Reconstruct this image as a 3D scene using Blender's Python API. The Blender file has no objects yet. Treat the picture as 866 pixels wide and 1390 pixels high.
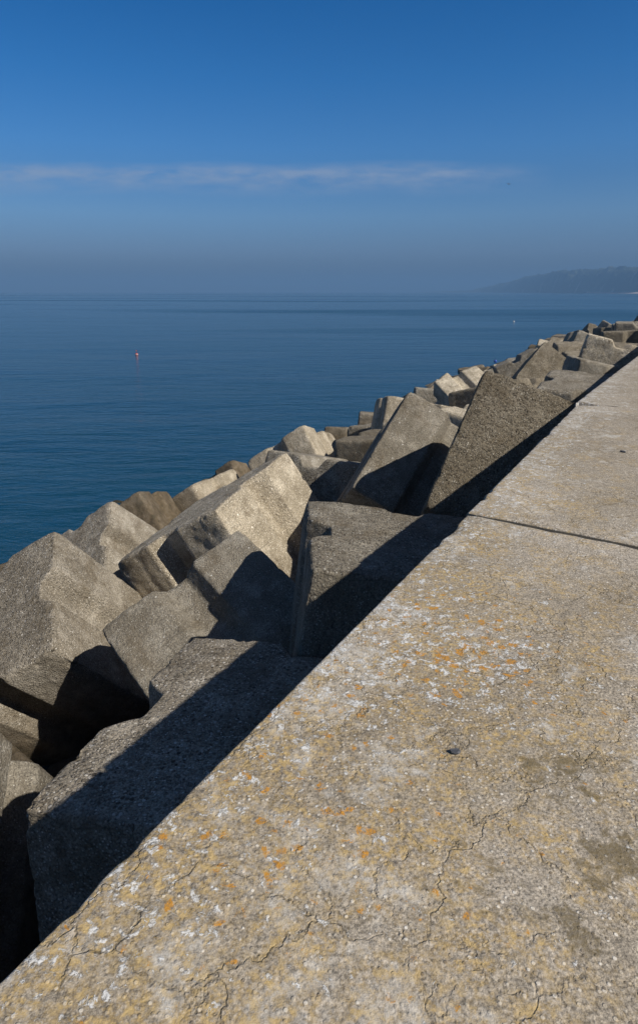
import bpy, bmesh, math, random
import numpy as np
from mathutils import Vector, Matrix, Quaternion
R = math.radians
SC = bpy.context.scene
COL = SC.collection

# ------------------------------------------------------------------ camera
SEA = 0.0                      # sea level; the camera is 6 m above it
CAMZ = 6.0
PITCH = 16.34
cam_d = bpy.data.cameras.new('camera')
cam = bpy.data.objects.new('camera', cam_d)
COL.objects.link(cam)
cam.location = (0, 0, CAMZ)
cam.rotation_euler = (R(90 - PITCH), 0, 0)
cam_d.sensor_fit = 'VERTICAL'
cam_d.sensor_height = 36.0
cam_d.lens = 867.0 / 1390.0 * 36.0
cam_d.shift_y = -45.0 / 1390.0
cam_d.clip_start = 0.05
cam_d.clip_end = 60000
SC.camera = cam

# ------------------------------------------------------------------ light
SUN_AZ, SUN_EL = 125.0, 43.4    # azimuth clockwise from +Y
w = bpy.data.worlds.new('World')
SC.world = w
w.use_nodes = True
nt = w.node_tree
nt.nodes.clear()
def wn(t, **k):
    n = nt.nodes.new(t)
    for a, b in k.items():
        setattr(n, a, b)
    return n
sky = wn('ShaderNodeTexSky', sky_type='NISHITA', sun_disc=False)
sky.sun_elevation = R(SUN_EL)
sky.sun_rotation = R(SUN_AZ)
sky.altitude = 0
sky.air_density = 1.0
sky.dust_density = 0.6
sky.ozone_density = 3.0
tc = wn('ShaderNodeTexCoord')
sep = wn('ShaderNodeSeparateXYZ')
nt.links.new(tc.outputs['Generated'], sep.inputs[0])
# tone of the air with height above the horizon (the murky band low over the sea)
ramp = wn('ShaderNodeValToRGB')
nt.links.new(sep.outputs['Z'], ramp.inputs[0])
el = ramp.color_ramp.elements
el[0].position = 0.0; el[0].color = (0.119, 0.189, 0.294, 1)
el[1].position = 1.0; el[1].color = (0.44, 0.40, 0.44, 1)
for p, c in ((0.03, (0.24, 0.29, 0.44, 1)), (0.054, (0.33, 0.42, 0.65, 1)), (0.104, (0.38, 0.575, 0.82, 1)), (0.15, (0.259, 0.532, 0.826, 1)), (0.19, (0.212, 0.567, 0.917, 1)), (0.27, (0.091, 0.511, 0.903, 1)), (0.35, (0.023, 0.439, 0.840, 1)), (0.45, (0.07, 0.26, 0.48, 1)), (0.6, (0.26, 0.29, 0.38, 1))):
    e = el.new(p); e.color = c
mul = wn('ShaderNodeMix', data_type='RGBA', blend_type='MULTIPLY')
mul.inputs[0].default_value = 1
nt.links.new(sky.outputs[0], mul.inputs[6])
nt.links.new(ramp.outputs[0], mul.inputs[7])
# thin streak of high cloud: direction projected on a flat layer
def wmath(op, a, b=None, clamp=False):
    n = wn('ShaderNodeMath', operation=op, use_clamp=clamp)
    for i, v in enumerate((a, b)):
        if v is None: continue
        if isinstance(v, (int, float)): n.inputs[i].default_value = v
        else: nt.links.new(v, n.inputs[i])
    return n.outputs[0]
zc = wmath('MAXIMUM', sep.outputs['Z'], 0.02)
cx = wmath('DIVIDE', sep.outputs['X'], sep.outputs['Y'])     # tan azimuth
cz = wmath('DIVIDE', zc, sep.outputs['Y'])                   # tan elevation along +Y
comb = wn('ShaderNodeCombineXYZ')
nt.links.new(cx, comb.inputs[0]); nt.links.new(cz, comb.inputs[1])
mp = wn('ShaderNodeMapping'); mp.inputs['Scale'].default_value = (7, 26, 1)
nt.links.new(comb.outputs[0], mp.inputs[0])
ns = wn('ShaderNodeTexNoise'); ns.inputs['Scale'].default_value = 2.2; ns.inputs['Detail'].default_value = 7; ns.inputs['Roughness'].default_value = 0.62
nt.links.new(mp.outputs[0], ns.inputs[0])
mp2 = wn('ShaderNodeMapping'); mp2.inputs['Scale'].default_value = (2, 3, 1)
nt.links.new(comb.outputs[0], mp2.inputs[0])
ns2 = wn('ShaderNodeTexNoise'); ns2.inputs['Scale'].default_value = 2.0; ns2.inputs['Detail'].default_value = 3
nt.links.new(mp2.outputs[0], ns2.inputs[0])
CL_Z = 0.163
lift = wmath('MULTIPLY', wmath('SUBTRACT', ns2.outputs[0], 0.5), 0.03)
dz = wmath('SUBTRACT', wmath('SUBTRACT', cz, CL_Z), lift)
# sharper upper edge, soft lower edge
up = wmath('SUBTRACT', 1.0, wmath('DIVIDE', wmath('MAXIMUM', dz, 0.0), 0.016), True)
dn = wmath('SUBTRACT', 1.0, wmath('DIVIDE', wmath('MAXIMUM', wmath('MULTIPLY', dz, -1.0), 0.0), 0.034), True)
xe = wmath('SUBTRACT', 1.0, wmath('DIVIDE', wmath('MAXIMUM', wmath('SUBTRACT', cx, 0.17), 0.0), 0.17), True)
cl = wmath('MULTIPLY', wmath('MULTIPLY', wmath('MULTIPLY', up, dn), xe), wmath('MULTIPLY_ADD' if False else 'SUBTRACT', wmath('MULTIPLY', ns.outputs[0], 3.4), 0.95), True)
cl = wmath('MULTIPLY', cl, 0.62)
cmix = wn('ShaderNodeMix', data_type='RGBA', blend_type='MIX')
nt.links.new(cl, cmix.inputs[0]); nt.links.new(mul.outputs[2], cmix.inputs[6])
cmix.inputs[7].default_value = (3.0, 3.7, 5.0, 1)
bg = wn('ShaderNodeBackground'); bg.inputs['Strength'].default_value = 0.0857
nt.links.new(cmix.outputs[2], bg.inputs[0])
wo = wn('ShaderNodeOutputWorld'); nt.links.new(bg.outputs[0], wo.inputs[0])

sd = bpy.data.lights.new('sun', 'SUN')
sd.energy = 4.2; sd.angle = R(0.53); sd.color = (1.0, 0.945, 0.86)
sun = bpy.data.objects.new('sun', sd); COL.objects.link(sun)
tosun = Vector((math.sin(R(SUN_AZ)) * math.cos(R(SUN_EL)), math.cos(R(SUN_AZ)) * math.cos(R(SUN_EL)), math.sin(R(SUN_EL))))
sun.rotation_euler = tosun.to_track_quat('Z', 'Y').to_euler()
sun.location = (10, -10, 30)
SC.view_settings.view_transform = 'Standard'
SC.view_settings.look = 'None'
SC.view_settings.gamma = 1.0
SC.view_settings.use_curve_mapping = False
SC.view_settings.exposure = 0.35
SC.cycles.use_denoising = True
SC.cycles.max_bounces = 6
SC.cycles.volume_bounces = 1

# ------------------------------------------------------------------ helpers
def tag(o, label=None, cat=None, group=None, kind=None):
    if label: o['label'] = label
    if cat: o['category'] = cat
    if group: o['group'] = group
    if kind: o['kind'] = kind
    return o
def link(name, me, mat=None, parent=None):
    o = bpy.data.objects.new(name, me); COL.objects.link(o)
    if mat: me.materials.append(mat)
    if parent: o.parent = parent
    return o
def empty(name, loc):
    o = bpy.data.objects.new(name, None); COL.objects.link(o); o.location = loc
    o.empty_display_size = 0.2
    return o
def mesh_from(name, V, F, smooth=True):
    me = bpy.data.meshes.new(name)
    me.from_pydata([tuple(v) for v in V], [], F)
    me.update()
    if smooth: me.polygons.foreach_set('use_smooth', [True] * len(me.polygons))
    return me
def _hash(i, j, k, s):
    n = (i * 374761393 + j * 668265263 + k * 2147483647 + s * 1274126177) & 0xffffffff
    n = ((n ^ (n >> 13)) * 1274126177) & 0xffffffff
    n = ((n ^ (n >> 16)) * 2246822519) & 0xffffffff
    return ((n ^ (n >> 15)) & 0xffffff) / float(0xffffff)
def vnoise(P, s=0):                       # smooth value noise, -1..1
    I = np.floor(P).astype(np.int64); Fr = P - I
    U = Fr * Fr * (3 - 2 * Fr)
    r = 0
    for a in (0, 1):
        for b in (0, 1):
            for c in (0, 1):
                h = _hash(I[:, 0] + a, I[:, 1] + b, I[:, 2] + c, s)
                wgt = (U[:, 0] if a else 1 - U[:, 0]) * (U[:, 1] if b else 1 - U[:, 1]) * (U[:, 2] if c else 1 - U[:, 2])
                r = r + h * wgt
    return r * 2 - 1
def fbm(P, s=0, o=4, g=0.5):
    r = 0; a = 1.0; t = 0
    for i in range(o):
        r = r + a * vnoise(P * 2 ** i + 17.3 * i, s + i); t += a; a *= g
    return r / t

class Mat:
    def __init__(s, name):
        s.m = bpy.data.materials.new(name); s.m.use_nodes = True
        s.t = s.m.node_tree; s.t.nodes.clear()
        s.out = s.t.nodes.new('ShaderNodeOutputMaterial')
        s.b = s.t.nodes.new('ShaderNodeBsdfPrincipled')
        s.t.links.new(s.b.outputs[0], s.out.inputs[0])
    def n(s, typ, ins=None, **k):
        x = s.t.nodes.new(typ)
        for a, b in k.items(): setattr(x, a, b)
        for a, b in (ins or {}).items():
            if hasattr(b, 'is_linked') or isinstance(b, bpy.types.NodeSocket): s.t.links.new(b, x.inputs[a])
            else: x.inputs[a].default_value = b
        return x
    def math(s, op, a, b=0.0, c=False):
        return s.n('ShaderNodeMath', {0: a, 1: b}, operation=op, use_clamp=c).outputs[0]
    def noise(s, vec, scale, detail=4, rough=0.55, dist=0.0):
        return s.n('ShaderNodeTexNoise', {'Vector': vec, 'Scale': scale, 'Detail': detail, 'Roughness': rough, 'Distortion': dist}).outputs[0]
    def vor(s, vec, scale, feature='F1', rnd=1.0):
        return s.n('ShaderNodeTexVoronoi', {'Vector': vec, 'Scale': scale, 'Randomness': rnd}, feature=feature)
    def ramp(s, fac, *stops):
        r = s.n('ShaderNodeValToRGB', {0: fac}); e = r.color_ramp.elements
        def c4(c): return (c, c, c, 1) if isinstance(c, (int, float)) else (*c, 1)
        e[0].position, e[0].color = stops[0][0], c4(stops[0][1])
        e[1].position, e[1].color = stops[-1][0], c4(stops[-1][1])
        for p, c in stops[1:-1]:
            x = e.new(p); x.color = c4(c)
        return r.outputs[0]
    def mix(s, fac, a, b, mode='MIX'):
        x = s.t.nodes.new('ShaderNodeMix'); x.data_type = 'RGBA'; x.blend_type = mode
        for i, v in ((0, fac), (6, a), (7, b)):
            if isinstance(v, bpy.types.NodeSocket): s.t.links.new(v, x.inputs[i])
            elif i == 0: x.inputs[0].default_value = v
            else: x.inputs[i].default_value = (*v, 1)
        return x.outputs[2]
    def bump(s, h, dist, strength=1.0, nrm=None):
        ins = {'Height': h, 'Distance': dist, 'Strength': strength}
        if nrm: ins['Normal'] = nrm
        return s.n('ShaderNodeBump', ins).outputs[0]
    def set(s, **k):
        for a, b in k.items():
            a = a.replace('_', ' ')
            if isinstance(b, bpy.types.NodeSocket): s.t.links.new(b, s.b.inputs[a])
            else: s.b.inputs[a].default_value = b
        return s.m

# ------------------------------------------------------------------ materials
def block_material(name, tone=(1, 1, 1), rough_amt=0.5, pebble=0.5, tide_shift=0.0):
    M = Mat(name)
    co = M.n('ShaderNodeTexCoord').outputs['Object']
    oi = M.n('ShaderNodeObjectInfo').outputs['Random']
    off = M.n('ShaderNodeCombineXYZ', {0: M.math('MULTIPLY', oi, 37.0), 1: M.math('MULTIPLY', oi, 91.0), 2: M.math('MULTIPLY', oi, 13.0)}).outputs[0]
    p = M.n('ShaderNodeVectorMath', {0: co, 1: off}, operation='ADD').outputs[0]
    geo = M.n('ShaderNodeNewGeometry')
    wz = M.n('ShaderNodeSeparateXYZ', {0: geo.outputs['Position']}).outputs[2]
    # end faces (local z) are rough, unformed concrete
    vt = M.n('ShaderNodeVectorTransform', {0: geo.outputs['Normal']}, vector_type='NORMAL', convert_from='WORLD', convert_to='OBJECT').outputs[0]
    nz = M.math('ABSOLUTE', M.n('ShaderNodeSeparateXYZ', {0: vt}).outputs[2])
    endm = M.ramp(nz, (0.45, rough_amt * 0.45), (0.8, 1.0))
    big = M.noise(p, 1.3, 5, 0.6)
    base = M.ramp(big, (0.28, (0.165, 0.146, 0.115)), (0.5, (0.245, 0.22, 0.178)), (0.72, (0.33, 0.30, 0.25)))
    # rain streaks and form marks along the sides
    st = M.noise(M.n('ShaderNodeMapping', {'Vector': p, 'Scale': (5, 5, 0.7)}).outputs[0], 2.0, 5, 0.6)
    base = M.mix(M.ramp(st, (0.42, 0.0), (0.75, 0.55)), base, (0.14, 0.12, 0.09))
    patch = M.noise(p, 3.1, 6, 0.65)
    base = M.mix(M.ramp(patch, (0.50, 0.0), (0.66, 0.6)), base, (0.42, 0.39, 0.335))
    # fine sand grain
    fine = M.noise(p, 75, 3, 0.7)
    base = M.mix(1.0, base, M.ramp(fine, (0.32, 0.45), (0.68, 1.6)), 'MULTIPLY')
    # exposed stones
    v1 = M.vor(p, 34)
    cell = M.n('ShaderNodeSeparateColor', {0: v1.outputs['Color']})
    inside = M.ramp(v1.outputs['Distance'], (0.30, 1.0), (0.46, 0.0))
    vis = M.noise(p, 5, 4, 0.6)
    dens = M.ramp(vis, (0.35, 0.2), (0.65, 1.0))
    stone = M.ramp(cell.outputs[0], (0.0, (0.04, 0.033, 0.026)), (0.3, (0.10, 0.082, 0.06)), (0.55, (0.22, 0.19, 0.15)), (0.8, (0.40, 0.37, 0.32)), (0.96, (0.75, 0.73, 0.68)))
    fs = M.math('MULTIPLY', M.math('MULTIPLY', inside, endm), M.math('MULTIPLY', dens, 0.9))
    base = M.mix(fs, base, stone)
    # white specks (broken flints and shells) on every face
    v2 = M.vor(p, 58)
    c2 = M.n('ShaderNodeSeparateColor', {0: v2.outputs['Color']}).outputs[1]
    sp = M.math('MULTIPLY', M.ramp(v2.outputs['Distance'], (0.2, 1.0), (0.36, 0.0)), M.ramp(c2, (0.90 - 0.16 * pebble, 0.0), (0.92 - 0.16 * pebble, 0.9)))
    base = M.mix(sp, base, (0.66, 0.64, 0.59))
    v3 = M.vor(p, 17)
    c3 = M.n('ShaderNodeSeparateColor', {0: v3.outputs['Color']}).outputs[2]
    sp3 = M.math('MULTIPLY', M.ramp(v3.outputs['Distance'], (0.12, 1.0), (0.2, 0.0)), M.ramp(c3, (0.93, 0.0), (0.95, 1.0)))
    base = M.mix(sp3, base, (0.72, 0.71, 0.68))
    pit = M.math('MULTIPLY', M.ramp(M.vor(p, 24).outputs['Distance'], (0.08, 1.0), (0.16, 0.0)), 0.7)
    base = M.mix(pit, base, (0.09, 0.08, 0.065))
    base = M.mix(1.0, base, tone, 'MULTIPLY')
    base = M.mix(1.0, base, M.ramp(M.math('FRACT', M.math('MULTIPLY', oi, 7.31)), (0.0, (0.92, 0.90, 0.86)), (0.5, (1.08, 1.06, 1.02)), (1.0, (1.28, 1.27, 1.24))), 'MULTIPLY')
    # pour lines, rust and damp runs
    lz = M.n('ShaderNodeSeparateXYZ', {0: co}).outputs[2]
    pl = M.math('ABSOLUTE', M.math('SUBTRACT', M.math('FRACT', M.math('ADD', M.math('MULTIPLY', lz, 1.45), M.math('MULTIPLY', M.noise(co, 2.0, 3), 0.22))), 0.5))
    base = M.mix(M.math('MULTIPLY', M.ramp(pl, (0.0, 1.0), (0.018, 0.0)), M.ramp(M.noise(p, 3, 3), (0.4, 0.0), (0.6, 0.55))), base, (0.10, 0.085, 0.06))
    base = M.mix(M.ramp(M.noise(p, 1.9, 6, 0.7), (0.52, 0.0), (0.68, 0.65)), base, (0.15, 0.115, 0.07))
    cr = M.vor(M.n('ShaderNodeVectorMath', {0: p, 1: M.n('ShaderNodeVectorMath', {0: M.n('ShaderNodeTexNoise', {'Vector': p, 'Scale': 5.0, 'Detail': 5.0}).outputs['Color'], 'Scale': 0.35}, operation='SCALE').outputs[0]}, operation='ADD').outputs[0], 1.6, 'DISTANCE_TO_EDGE').outputs['Distance']
    base = M.mix(M.math('MULTIPLY', M.ramp(cr, (0.0, 0.75), (0.008, 0.0)), M.ramp(M.noise(p, 1.1, 2), (0.48, 0.0), (0.6, 1.0))), base, (0.07, 0.06, 0.045))
    # brown and green band left by the tide, low on the pile
    tn = M.math('ADD', M.math('ADD', wz, tide_shift), M.math('MULTIPLY', M.noise(geo.outputs['Position'], 0.9, 5, 0.6), 1.6))
    tide = M.ramp(M.math('DIVIDE', tn, 5.0), (0.44, 1.0), (0.60, 0.0))
    weed = M.ramp(M.noise(p, 6, 5, 0.6), (0.35, (0.075, 0.058, 0.032)), (0.5, (0.13, 0.095, 0.055)), (0.68, (0.21, 0.165, 0.11)))
    base = M.mix(M.math('MULTIPLY', tide, 0.85), base, weed)
    wet = M.ramp(M.math('DIVIDE', tn, 5.0), (0.22, 0.75), (0.30, 0.0))
    base = M.mix(wet, base, (0.028, 0.03, 0.018))
    h = M.math('ADD', M.math('MULTIPLY', M.math('MULTIPLY', inside, endm), 0.6), M.math('MULTIPLY', fine, 0.5))
    b1 = M.bump(h, 0.03, 1.0)
    h2 = M.math('SUBTRACT', M.noise(p, 14, 6, 0.7), M.math('MULTIPLY', pit, 0.4))
    b2 = M.bump(h2, 0.05, 0.7, b1)
    return M.set(Base_Color=base, Roughness=0.93, Normal=b2, Specular_IOR_Level=0.25)

def wall_material():
    M = Mat('lichened_wall_concrete')
    geo = M.n('ShaderNodeNewGeometry'); p = geo.outputs['Position']
    s = M.n('ShaderNodeSeparateXYZ', {0: p})
    X, Y, Z = s.outputs
    perp = M.math('ADD', M.math('MULTIPLY', X, 0.873), M.math('MULTIPLY', Y, -0.488))
    al = M.math('ADD', M.math('MULTIPLY', X, 0.488), M.math('MULTIPLY', Y, 0.873))
    big = M.noise(p, 2.2, 5, 0.6)
    base = M.ramp(big, (0.3, (0.235, 0.198, 0.148)), (0.5, (0.30, 0.258, 0.20)), (0.7, (0.375, 0.33, 0.27)))
    fine = M.noise(p, 240, 3, 0.75)
    mid = M.noise(p, 55, 5, 0.7)
    base = M.mix(1.0, base, M.ramp(fine, (0.34, 0.42), (0.66, 1.6)), 'MULTIPLY')
    base = M.mix(1.0, base, M.ramp(mid, (0.32, 0.74), (0.68, 1.25)), 'MULTIPLY')
    v = M.vor(p, 170); c = M.n('ShaderNodeSeparateColor', {0: v.outputs['Color']})
    gr = M.math('MULTIPLY', M.ramp(v.outputs['Distance'], (0.25, 1.0), (0.42, 0.0)), M.ramp(c.outputs[0], (0.62, 0.0), (0.66, 0.8)))
    base = M.mix(gr, base, M.ramp(c.outputs[1], (0.0, (0.16, 0.13, 0.10)), (0.5, (0.42, 0.36, 0.27)), (1.0, (0.78, 0.74, 0.66))))
    # ochre crust: near the camera end and along the seaward side
    ocz = M.math('ADD', M.math('MULTIPLY', M.math('SUBTRACT', 1.9, al), 0.42), M.math('MULTIPLY', M.math('ADD', perp, 0.12), -1.5))
    oc_n = M.noise(p, 11, 7, 0.72)
    oc_f = M.noise(p, 95, 4, 0.7)
    oc = M.math('MULTIPLY', M.ramp(M.math('ADD', oc_n, M.math('MULTIPLY', ocz, 0.13)), (0.48, 0.0), (0.66, 1.0)), M.ramp(oc_f, (0.42, 0.0), (0.60, 0.8)))
    base = M.mix(oc, base, M.ramp(oc_f, (0.45, (0.36, 0.235, 0.075)), (0.7, (0.58, 0.42, 0.18))))
    # bright orange lichen, in clusters
    def spot(a, q, r):
        d = M.math('SQRT', M.math('ADD', M.math('POWER', M.math('ABSOLUTE', M.math('SUBTRACT', al, a)), 2.0), M.math('POWER', M.math('ABSOLUTE', M.math('SUBTRACT', perp, q)), 2.0)))
        return M.math('SUBTRACT', 1.0, M.math('DIVIDE', d, r), True)
    near = M.math('MAXIMUM', spot(1.02, -0.27, 0.36), M.math('MULTIPLY', spot(0.52, -0.33, 0.36), 0.72))
    near = M.math('MAXIMUM', near, M.math('MULTIPLY', spot(0.75, -0.42, 0.5), 0.6))
    on = M.math('ADD', M.math('MULTIPLY', M.noise(p, 58, 5, 0.66, 0.5), 0.62), M.math('ADD', M.math('MULTIPLY', M.ramp(M.vor(p, 38).outputs['Distance'], (0.1, 0.75), (0.5, 0.15)), 0.22), M.math('MULTIPLY', M.noise(p, 13, 3, 0.6), 0.18)))
    of = M.math('ADD', on, M.math('MULTIPLY', near, 0.17))
    orm = M.math('MULTIPLY', M.ramp(of, (0.630, 0.0), (0.672, 1.0)), M.ramp(fine, (0.38, 0.25), (0.52, 1.0)))
    # white / pale grey lichen along the seaward edge
    edge = M.math('SUBTRACT', 1.0, M.math('DIVIDE', M.math('ADD', perp, 0.475), 0.34), True)
    wn_ = M.noise(p, 62, 6, 0.68, 0.4)
    wf = M.math('ADD', M.math('ADD', wn_, M.math('MULTIPLY', edge, 0.105)), M.math('MULTIPLY', spot(1.0, -0.22, 0.3), 0.10))
    wm = M.math('MULTIPLY', M.ramp(wf, (0.645, 0.0), (0.69, 0.85)), M.ramp(fine, (0.36, 0.35), (0.5, 1.0)))
    wm2 = M.math('MULTIPLY', M.ramp(M.math('ADD', M.noise(p, 9, 6, 0.7), M.math('MULTIPLY', M.math('MAXIMUM', edge, spot(0.85, 0.03, 0.25)), 0.10)), (0.58, 0.0), (0.68, 0.55)), M.ramp(mid, (0.4, 0.2), (0.6, 1.0)))
    base = M.mix(wm2, base, (0.60, 0.585, 0.545))
    base = M.mix(wm, base, M.ramp(fine, (0.3, (0.50, 0.50, 0.48)), (0.7, (0.80, 0.80, 0.78))))
    base = M.mix(orm, base, M.ramp(fine, (0.3, (0.33, 0.16, 0.03)), (0.7, (0.58, 0.28, 0.045))))
    # dark moss patches
    ms = M.math('MAXIMUM', spot(0.665, 0.015, 0.085), spot(0.55, -0.02, 0.05))
    ms = M.math('MAXIMUM', ms, M.math('MULTIPLY', spot(0.78, -0.06, 0.14), 0.7))
    ms = M.math('MAXIMUM', ms, M.math('MULTIPLY', spot(0.57, -0.10, 0.12), 0.55))
    mf = M.math('MULTIPLY', M.ramp(M.math('ADD', M.noise(p, 40, 6, 0.75, 0.5), M.math('MULTIPLY', ms, 0.31)), (0.64, 0.0), (0.76, 0.85)), M.ramp(fine, (0.38, 0.35), (0.55, 1.0)))
    base = M.mix(mf, base, (0.12, 0.088, 0.035))
    # tyre/weather darkening speckle further along
    far = M.ramp(M.math('DIVIDE', al, 6.0), (0.28, 0.0), (0.5, 1.0))
    sf = M.math('MULTIPLY', M.ramp(M.noise(M.n('ShaderNodeMapping', {'Vector': p, 'Rotation': (0, 0, R(-15)), 'Scale': (1, 3.5, 1)}).outputs[0], 16, 5, 0.75), (0.60, 0.0), (0.72, 0.5)), far)
    base = M.mix(sf, base, (0.23, 0.19, 0.14))
    # crazing: warped cell borders
    wp = M.n('ShaderNodeTexNoise', {'Vector': p, 'Scale': 12.0, 'Detail': 5.0, 'Roughness': 0.6}).outputs['Color']
    pw = M.n('ShaderNodeVectorMath', {0: p, 1: M.n('ShaderNodeVectorMath', {0: wp, 'Scale': 0.13}, operation='SCALE').outputs[0]}, operation='ADD').outputs[0]
    ck = M.vor(pw, 7.5, 'DISTANCE_TO_EDGE').outputs['Distance']
    ckm = M.math('MULTIPLY', M.ramp(ck, (0.0, 1.0), (0.024, 0.0)), M.ramp(M.noise(p, 30, 4, 0.7), (0.36, 0.1), (0.54, 1.0)))
    ckv = M.math('MULTIPLY', ckm, M.ramp(M.noise(p, 5.5, 4, 0.6), (0.36, 0.0), (0.52, 1.0)))
    base = M.mix(M.math('MULTIPLY', ckv, 0.45), base, (0.20, 0.145, 0.065))
    ck2 = M.ramp(M.vor(pw, 19, 'DISTANCE_TO_EDGE').outputs['Distance'], (0.0, 1.0), (0.04, 0.0))
    ck2 = M.math('MULTIPLY', ck2, M.ramp(M.noise(p, 4.1, 4, 0.6), (0.52, 0.0), (0.64, 0.5)))
    base = M.mix(ck2, base, (0.24, 0.17, 0.08))
    h = M.math('ADD', M.math('MULTIPLY', fine, 0.35), M.math('ADD', M.math('MULTIPLY', mid, 0.8), M.math('MULTIPLY', gr, 0.3)))
    h = M.math('SUBTRACT', h, M.math('MULTIPLY', ckv, 0.55))
    h = M.math('ADD', h, M.math('MULTIPLY', wm, 0.25))
    b = M.bump(h, 0.0035, 0.8)
    b = M.bump(M.noise(p, 14, 6, 0.65), 0.010, 0.35, b)
    return M.set(Base_Color=base, Roughness=0.94, Normal=b, Specular_IOR_Level=0.25)

def sea_material():
    M = Mat('sea_water')
    geo = M.n('ShaderNodeNewGeometry'); p = geo.outputs['Position']
    # slicks: long smooth and ruffled bands
    sl = M.noise(M.n('ShaderNodeMapping', {'Vector': p, 'Rotation': (0, 0, R(4)), 'Scale': (0.0022, 0.0085, 1)}).outputs[0], 1.0, 3, 0.5)
    slm = M.ramp(sl, (0.50, 0.0), (0.60, 1.0))
    gust = M.noise(M.n('ShaderNodeMapping', {'Vector': p, 'Scale': (0.03, 0.09, 1)}).outputs[0], 1.0, 4, 0.6)
    w1 = M.noise(M.n('ShaderNodeMapping', {'Vector': p, 'Rotation': (0, 0, R(-12)), 'Scale': (0.35, 0.95, 1)}).outputs[0], 1.0, 4, 0.6, 0.4)
    w2 = M.noise(M.n('ShaderNodeMapping', {'Vector': p, 'Rotation': (0, 0, R(18)), 'Scale': (1.6, 3.6, 1)}).outputs[0], 1.0, 4, 0.62, 0.6)
    w3 = M.noise(M.n('ShaderNodeMapping', {'Vector': p, 'Rotation': (0, 0, R(-6)), 'Scale': (0.05, 0.13, 1)}).outputs[0], 1.0, 3, 0.5)
    h = M.math('ADD', M.math('MULTIPLY', w1, 0.30), M.math('MULTIPLY', w2, M.ramp(gust, (0.35, 0.05), (0.65, 0.12))))
    h = M.math('ADD', h, M.math('MULTIPLY', w3, 0.9))
    h = M.math('MULTIPLY', h, M.math('ADD', 0.75, M.math('MULTIPLY', slm, 1.8)))
    b = M.bump(h, 0.8, 0.7)
    col = M.ramp(gust, (0.3, (0.004, 0.034, 0.060)), (0.7, (0.006, 0.046, 0.078)))
    rough = M.math('ADD', 0.13, M.math('MULTIPLY', slm, 0.12))
    return M.set(Base_Color=col, Roughness=rough, Normal=b, IOR=1.333, Specular_IOR_Level=0.5)

def simple(name, c1, c2, scale, rough=0.9, bumpd=0.0, metal=0.0):
    M = Mat(name)
    p = M.n('ShaderNodeTexCoord').outputs['Object']
    n_ = M.noise(p, scale, 6, 0.65)
    k = dict(Base_Color=M.ramp(n_, (0.3, c1), (0.7, c2)), Roughness=rough, Metallic=metal)
    if bumpd: k['Normal'] = M.bump(n_, bumpd, 0.8)
    return M.set(**k)

M_BLOCK = block_material('weathered_block_concrete')
M_PALE = block_material('pale_block_concrete', (1.62, 1.57, 1.48), 0.55, 1.0, 0.9)
M_ROUGH = block_material('rough_aggregate_concrete', (0.80, 0.765, 0.70), 1.0, 1.0)
M_GREY = block_material('rough_grey_concrete', (1.08, 1.06, 1.05), 1.0, 1.0)
M_DULL = block_material('dull_grey_concrete', (1.22, 1.20, 1.18), 0.8, 1.0, 0.9)
M_WALL = wall_material()
M_SEA = sea_material()
M_MOUND = simple('mound_rock', (0.05, 0.045, 0.038), (0.16, 0.14, 0.115), 1.6, 0.95, 0.25)
M_PAVE = simple('promenade_concrete', (0.30, 0.28, 0.24), (0.42, 0.39, 0.34), 3.0, 0.92, 0.01)
M_RED = simple('buoy_red', (0.42, 0.06, 0.045), (0.52, 0.10, 0.07), 5, 0.45)
M_WHITE = simple('buoy_white', (0.42, 0.42, 0.41), (0.52, 0.52, 0.51), 5, 0.5)
M_BLUE = simple('float_blue', (0.02, 0.06, 0.32), (0.03, 0.09, 0.42), 5, 0.45)
M_IRON = simple('buoy_iron', (0.04, 0.04, 0.045), (0.09, 0.085, 0.08), 9, 0.6)
M_BIRD = simple('bird_feather', (0.05, 0.05, 0.055), (0.12, 0.12, 0.125), 9, 0.8)
M_FLINT = simple('dark_flint', (0.045, 0.048, 0.055), (0.11, 0.11, 0.115), 40, 0.6, 0.004)

# ------------------------------------------------------------------ sea, mound, headland
Wd = np.array([0.488, 0.873, 0.0]); Wp = np.array([0.873, -0.488, 0.0])
def wallp(al, pp, z): return Wd * al + Wp * pp + np.array([0, 0, z])

def disc(r, n=96):
    V = [(0, 0, 0)]; F = []
    rings = [20, 60, 150, 400, 1200, 4000, r]
    for q in rings:
        for k in range(n): V.append((q * math.cos(2 * math.pi * k / n), q * math.sin(2 * math.pi * k / n), 0))
    for k in range(n): F.append((0, 1 + k, 1 + (k + 1) % n))
    for i in range(len(rings) - 1):
        for k in range(n):
            a = 1 + i * n + k; b = 1 + i * n + (k + 1) % n
            F.append((a, a + n, b + n, b))
    return V, F
V, F = disc(12000)
sea = link('sea', mesh_from('sea', V, F, False), M_SEA); sea.location.z = SEA
tag(sea, kind='structure')

# rubble core the blocks rest on
als = np.linspace(-12, 90, 150); pps = np.concatenate([[-0.6], np.linspace(-0.62, -22, 40)])
V = []; F = []
prof = lambda q: np.interp(-q, [0.6, 2, 4, 7, 11, 15, 19, 22], [1.9, 1.5, 0.7, -0.2, -0.9, -1.8, -3.0, -4.0])
for a in als:
    for q in pps: V.append(wallp(a, q, prof(q)))
V = np.array(V); V[:, 2] += 0.35 * fbm(V * 0.9, 5, 4)
nq = len(pps)
for i in range(len(als) - 1):
    for j in range(nq - 1):
        a = i * nq + j; F.append((a, a + 1, a + nq + 1, a + nq))
tag(link('rubble_slope', mesh_from('rubble_slope', V, F), M_MOUND), kind='structure')

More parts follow.
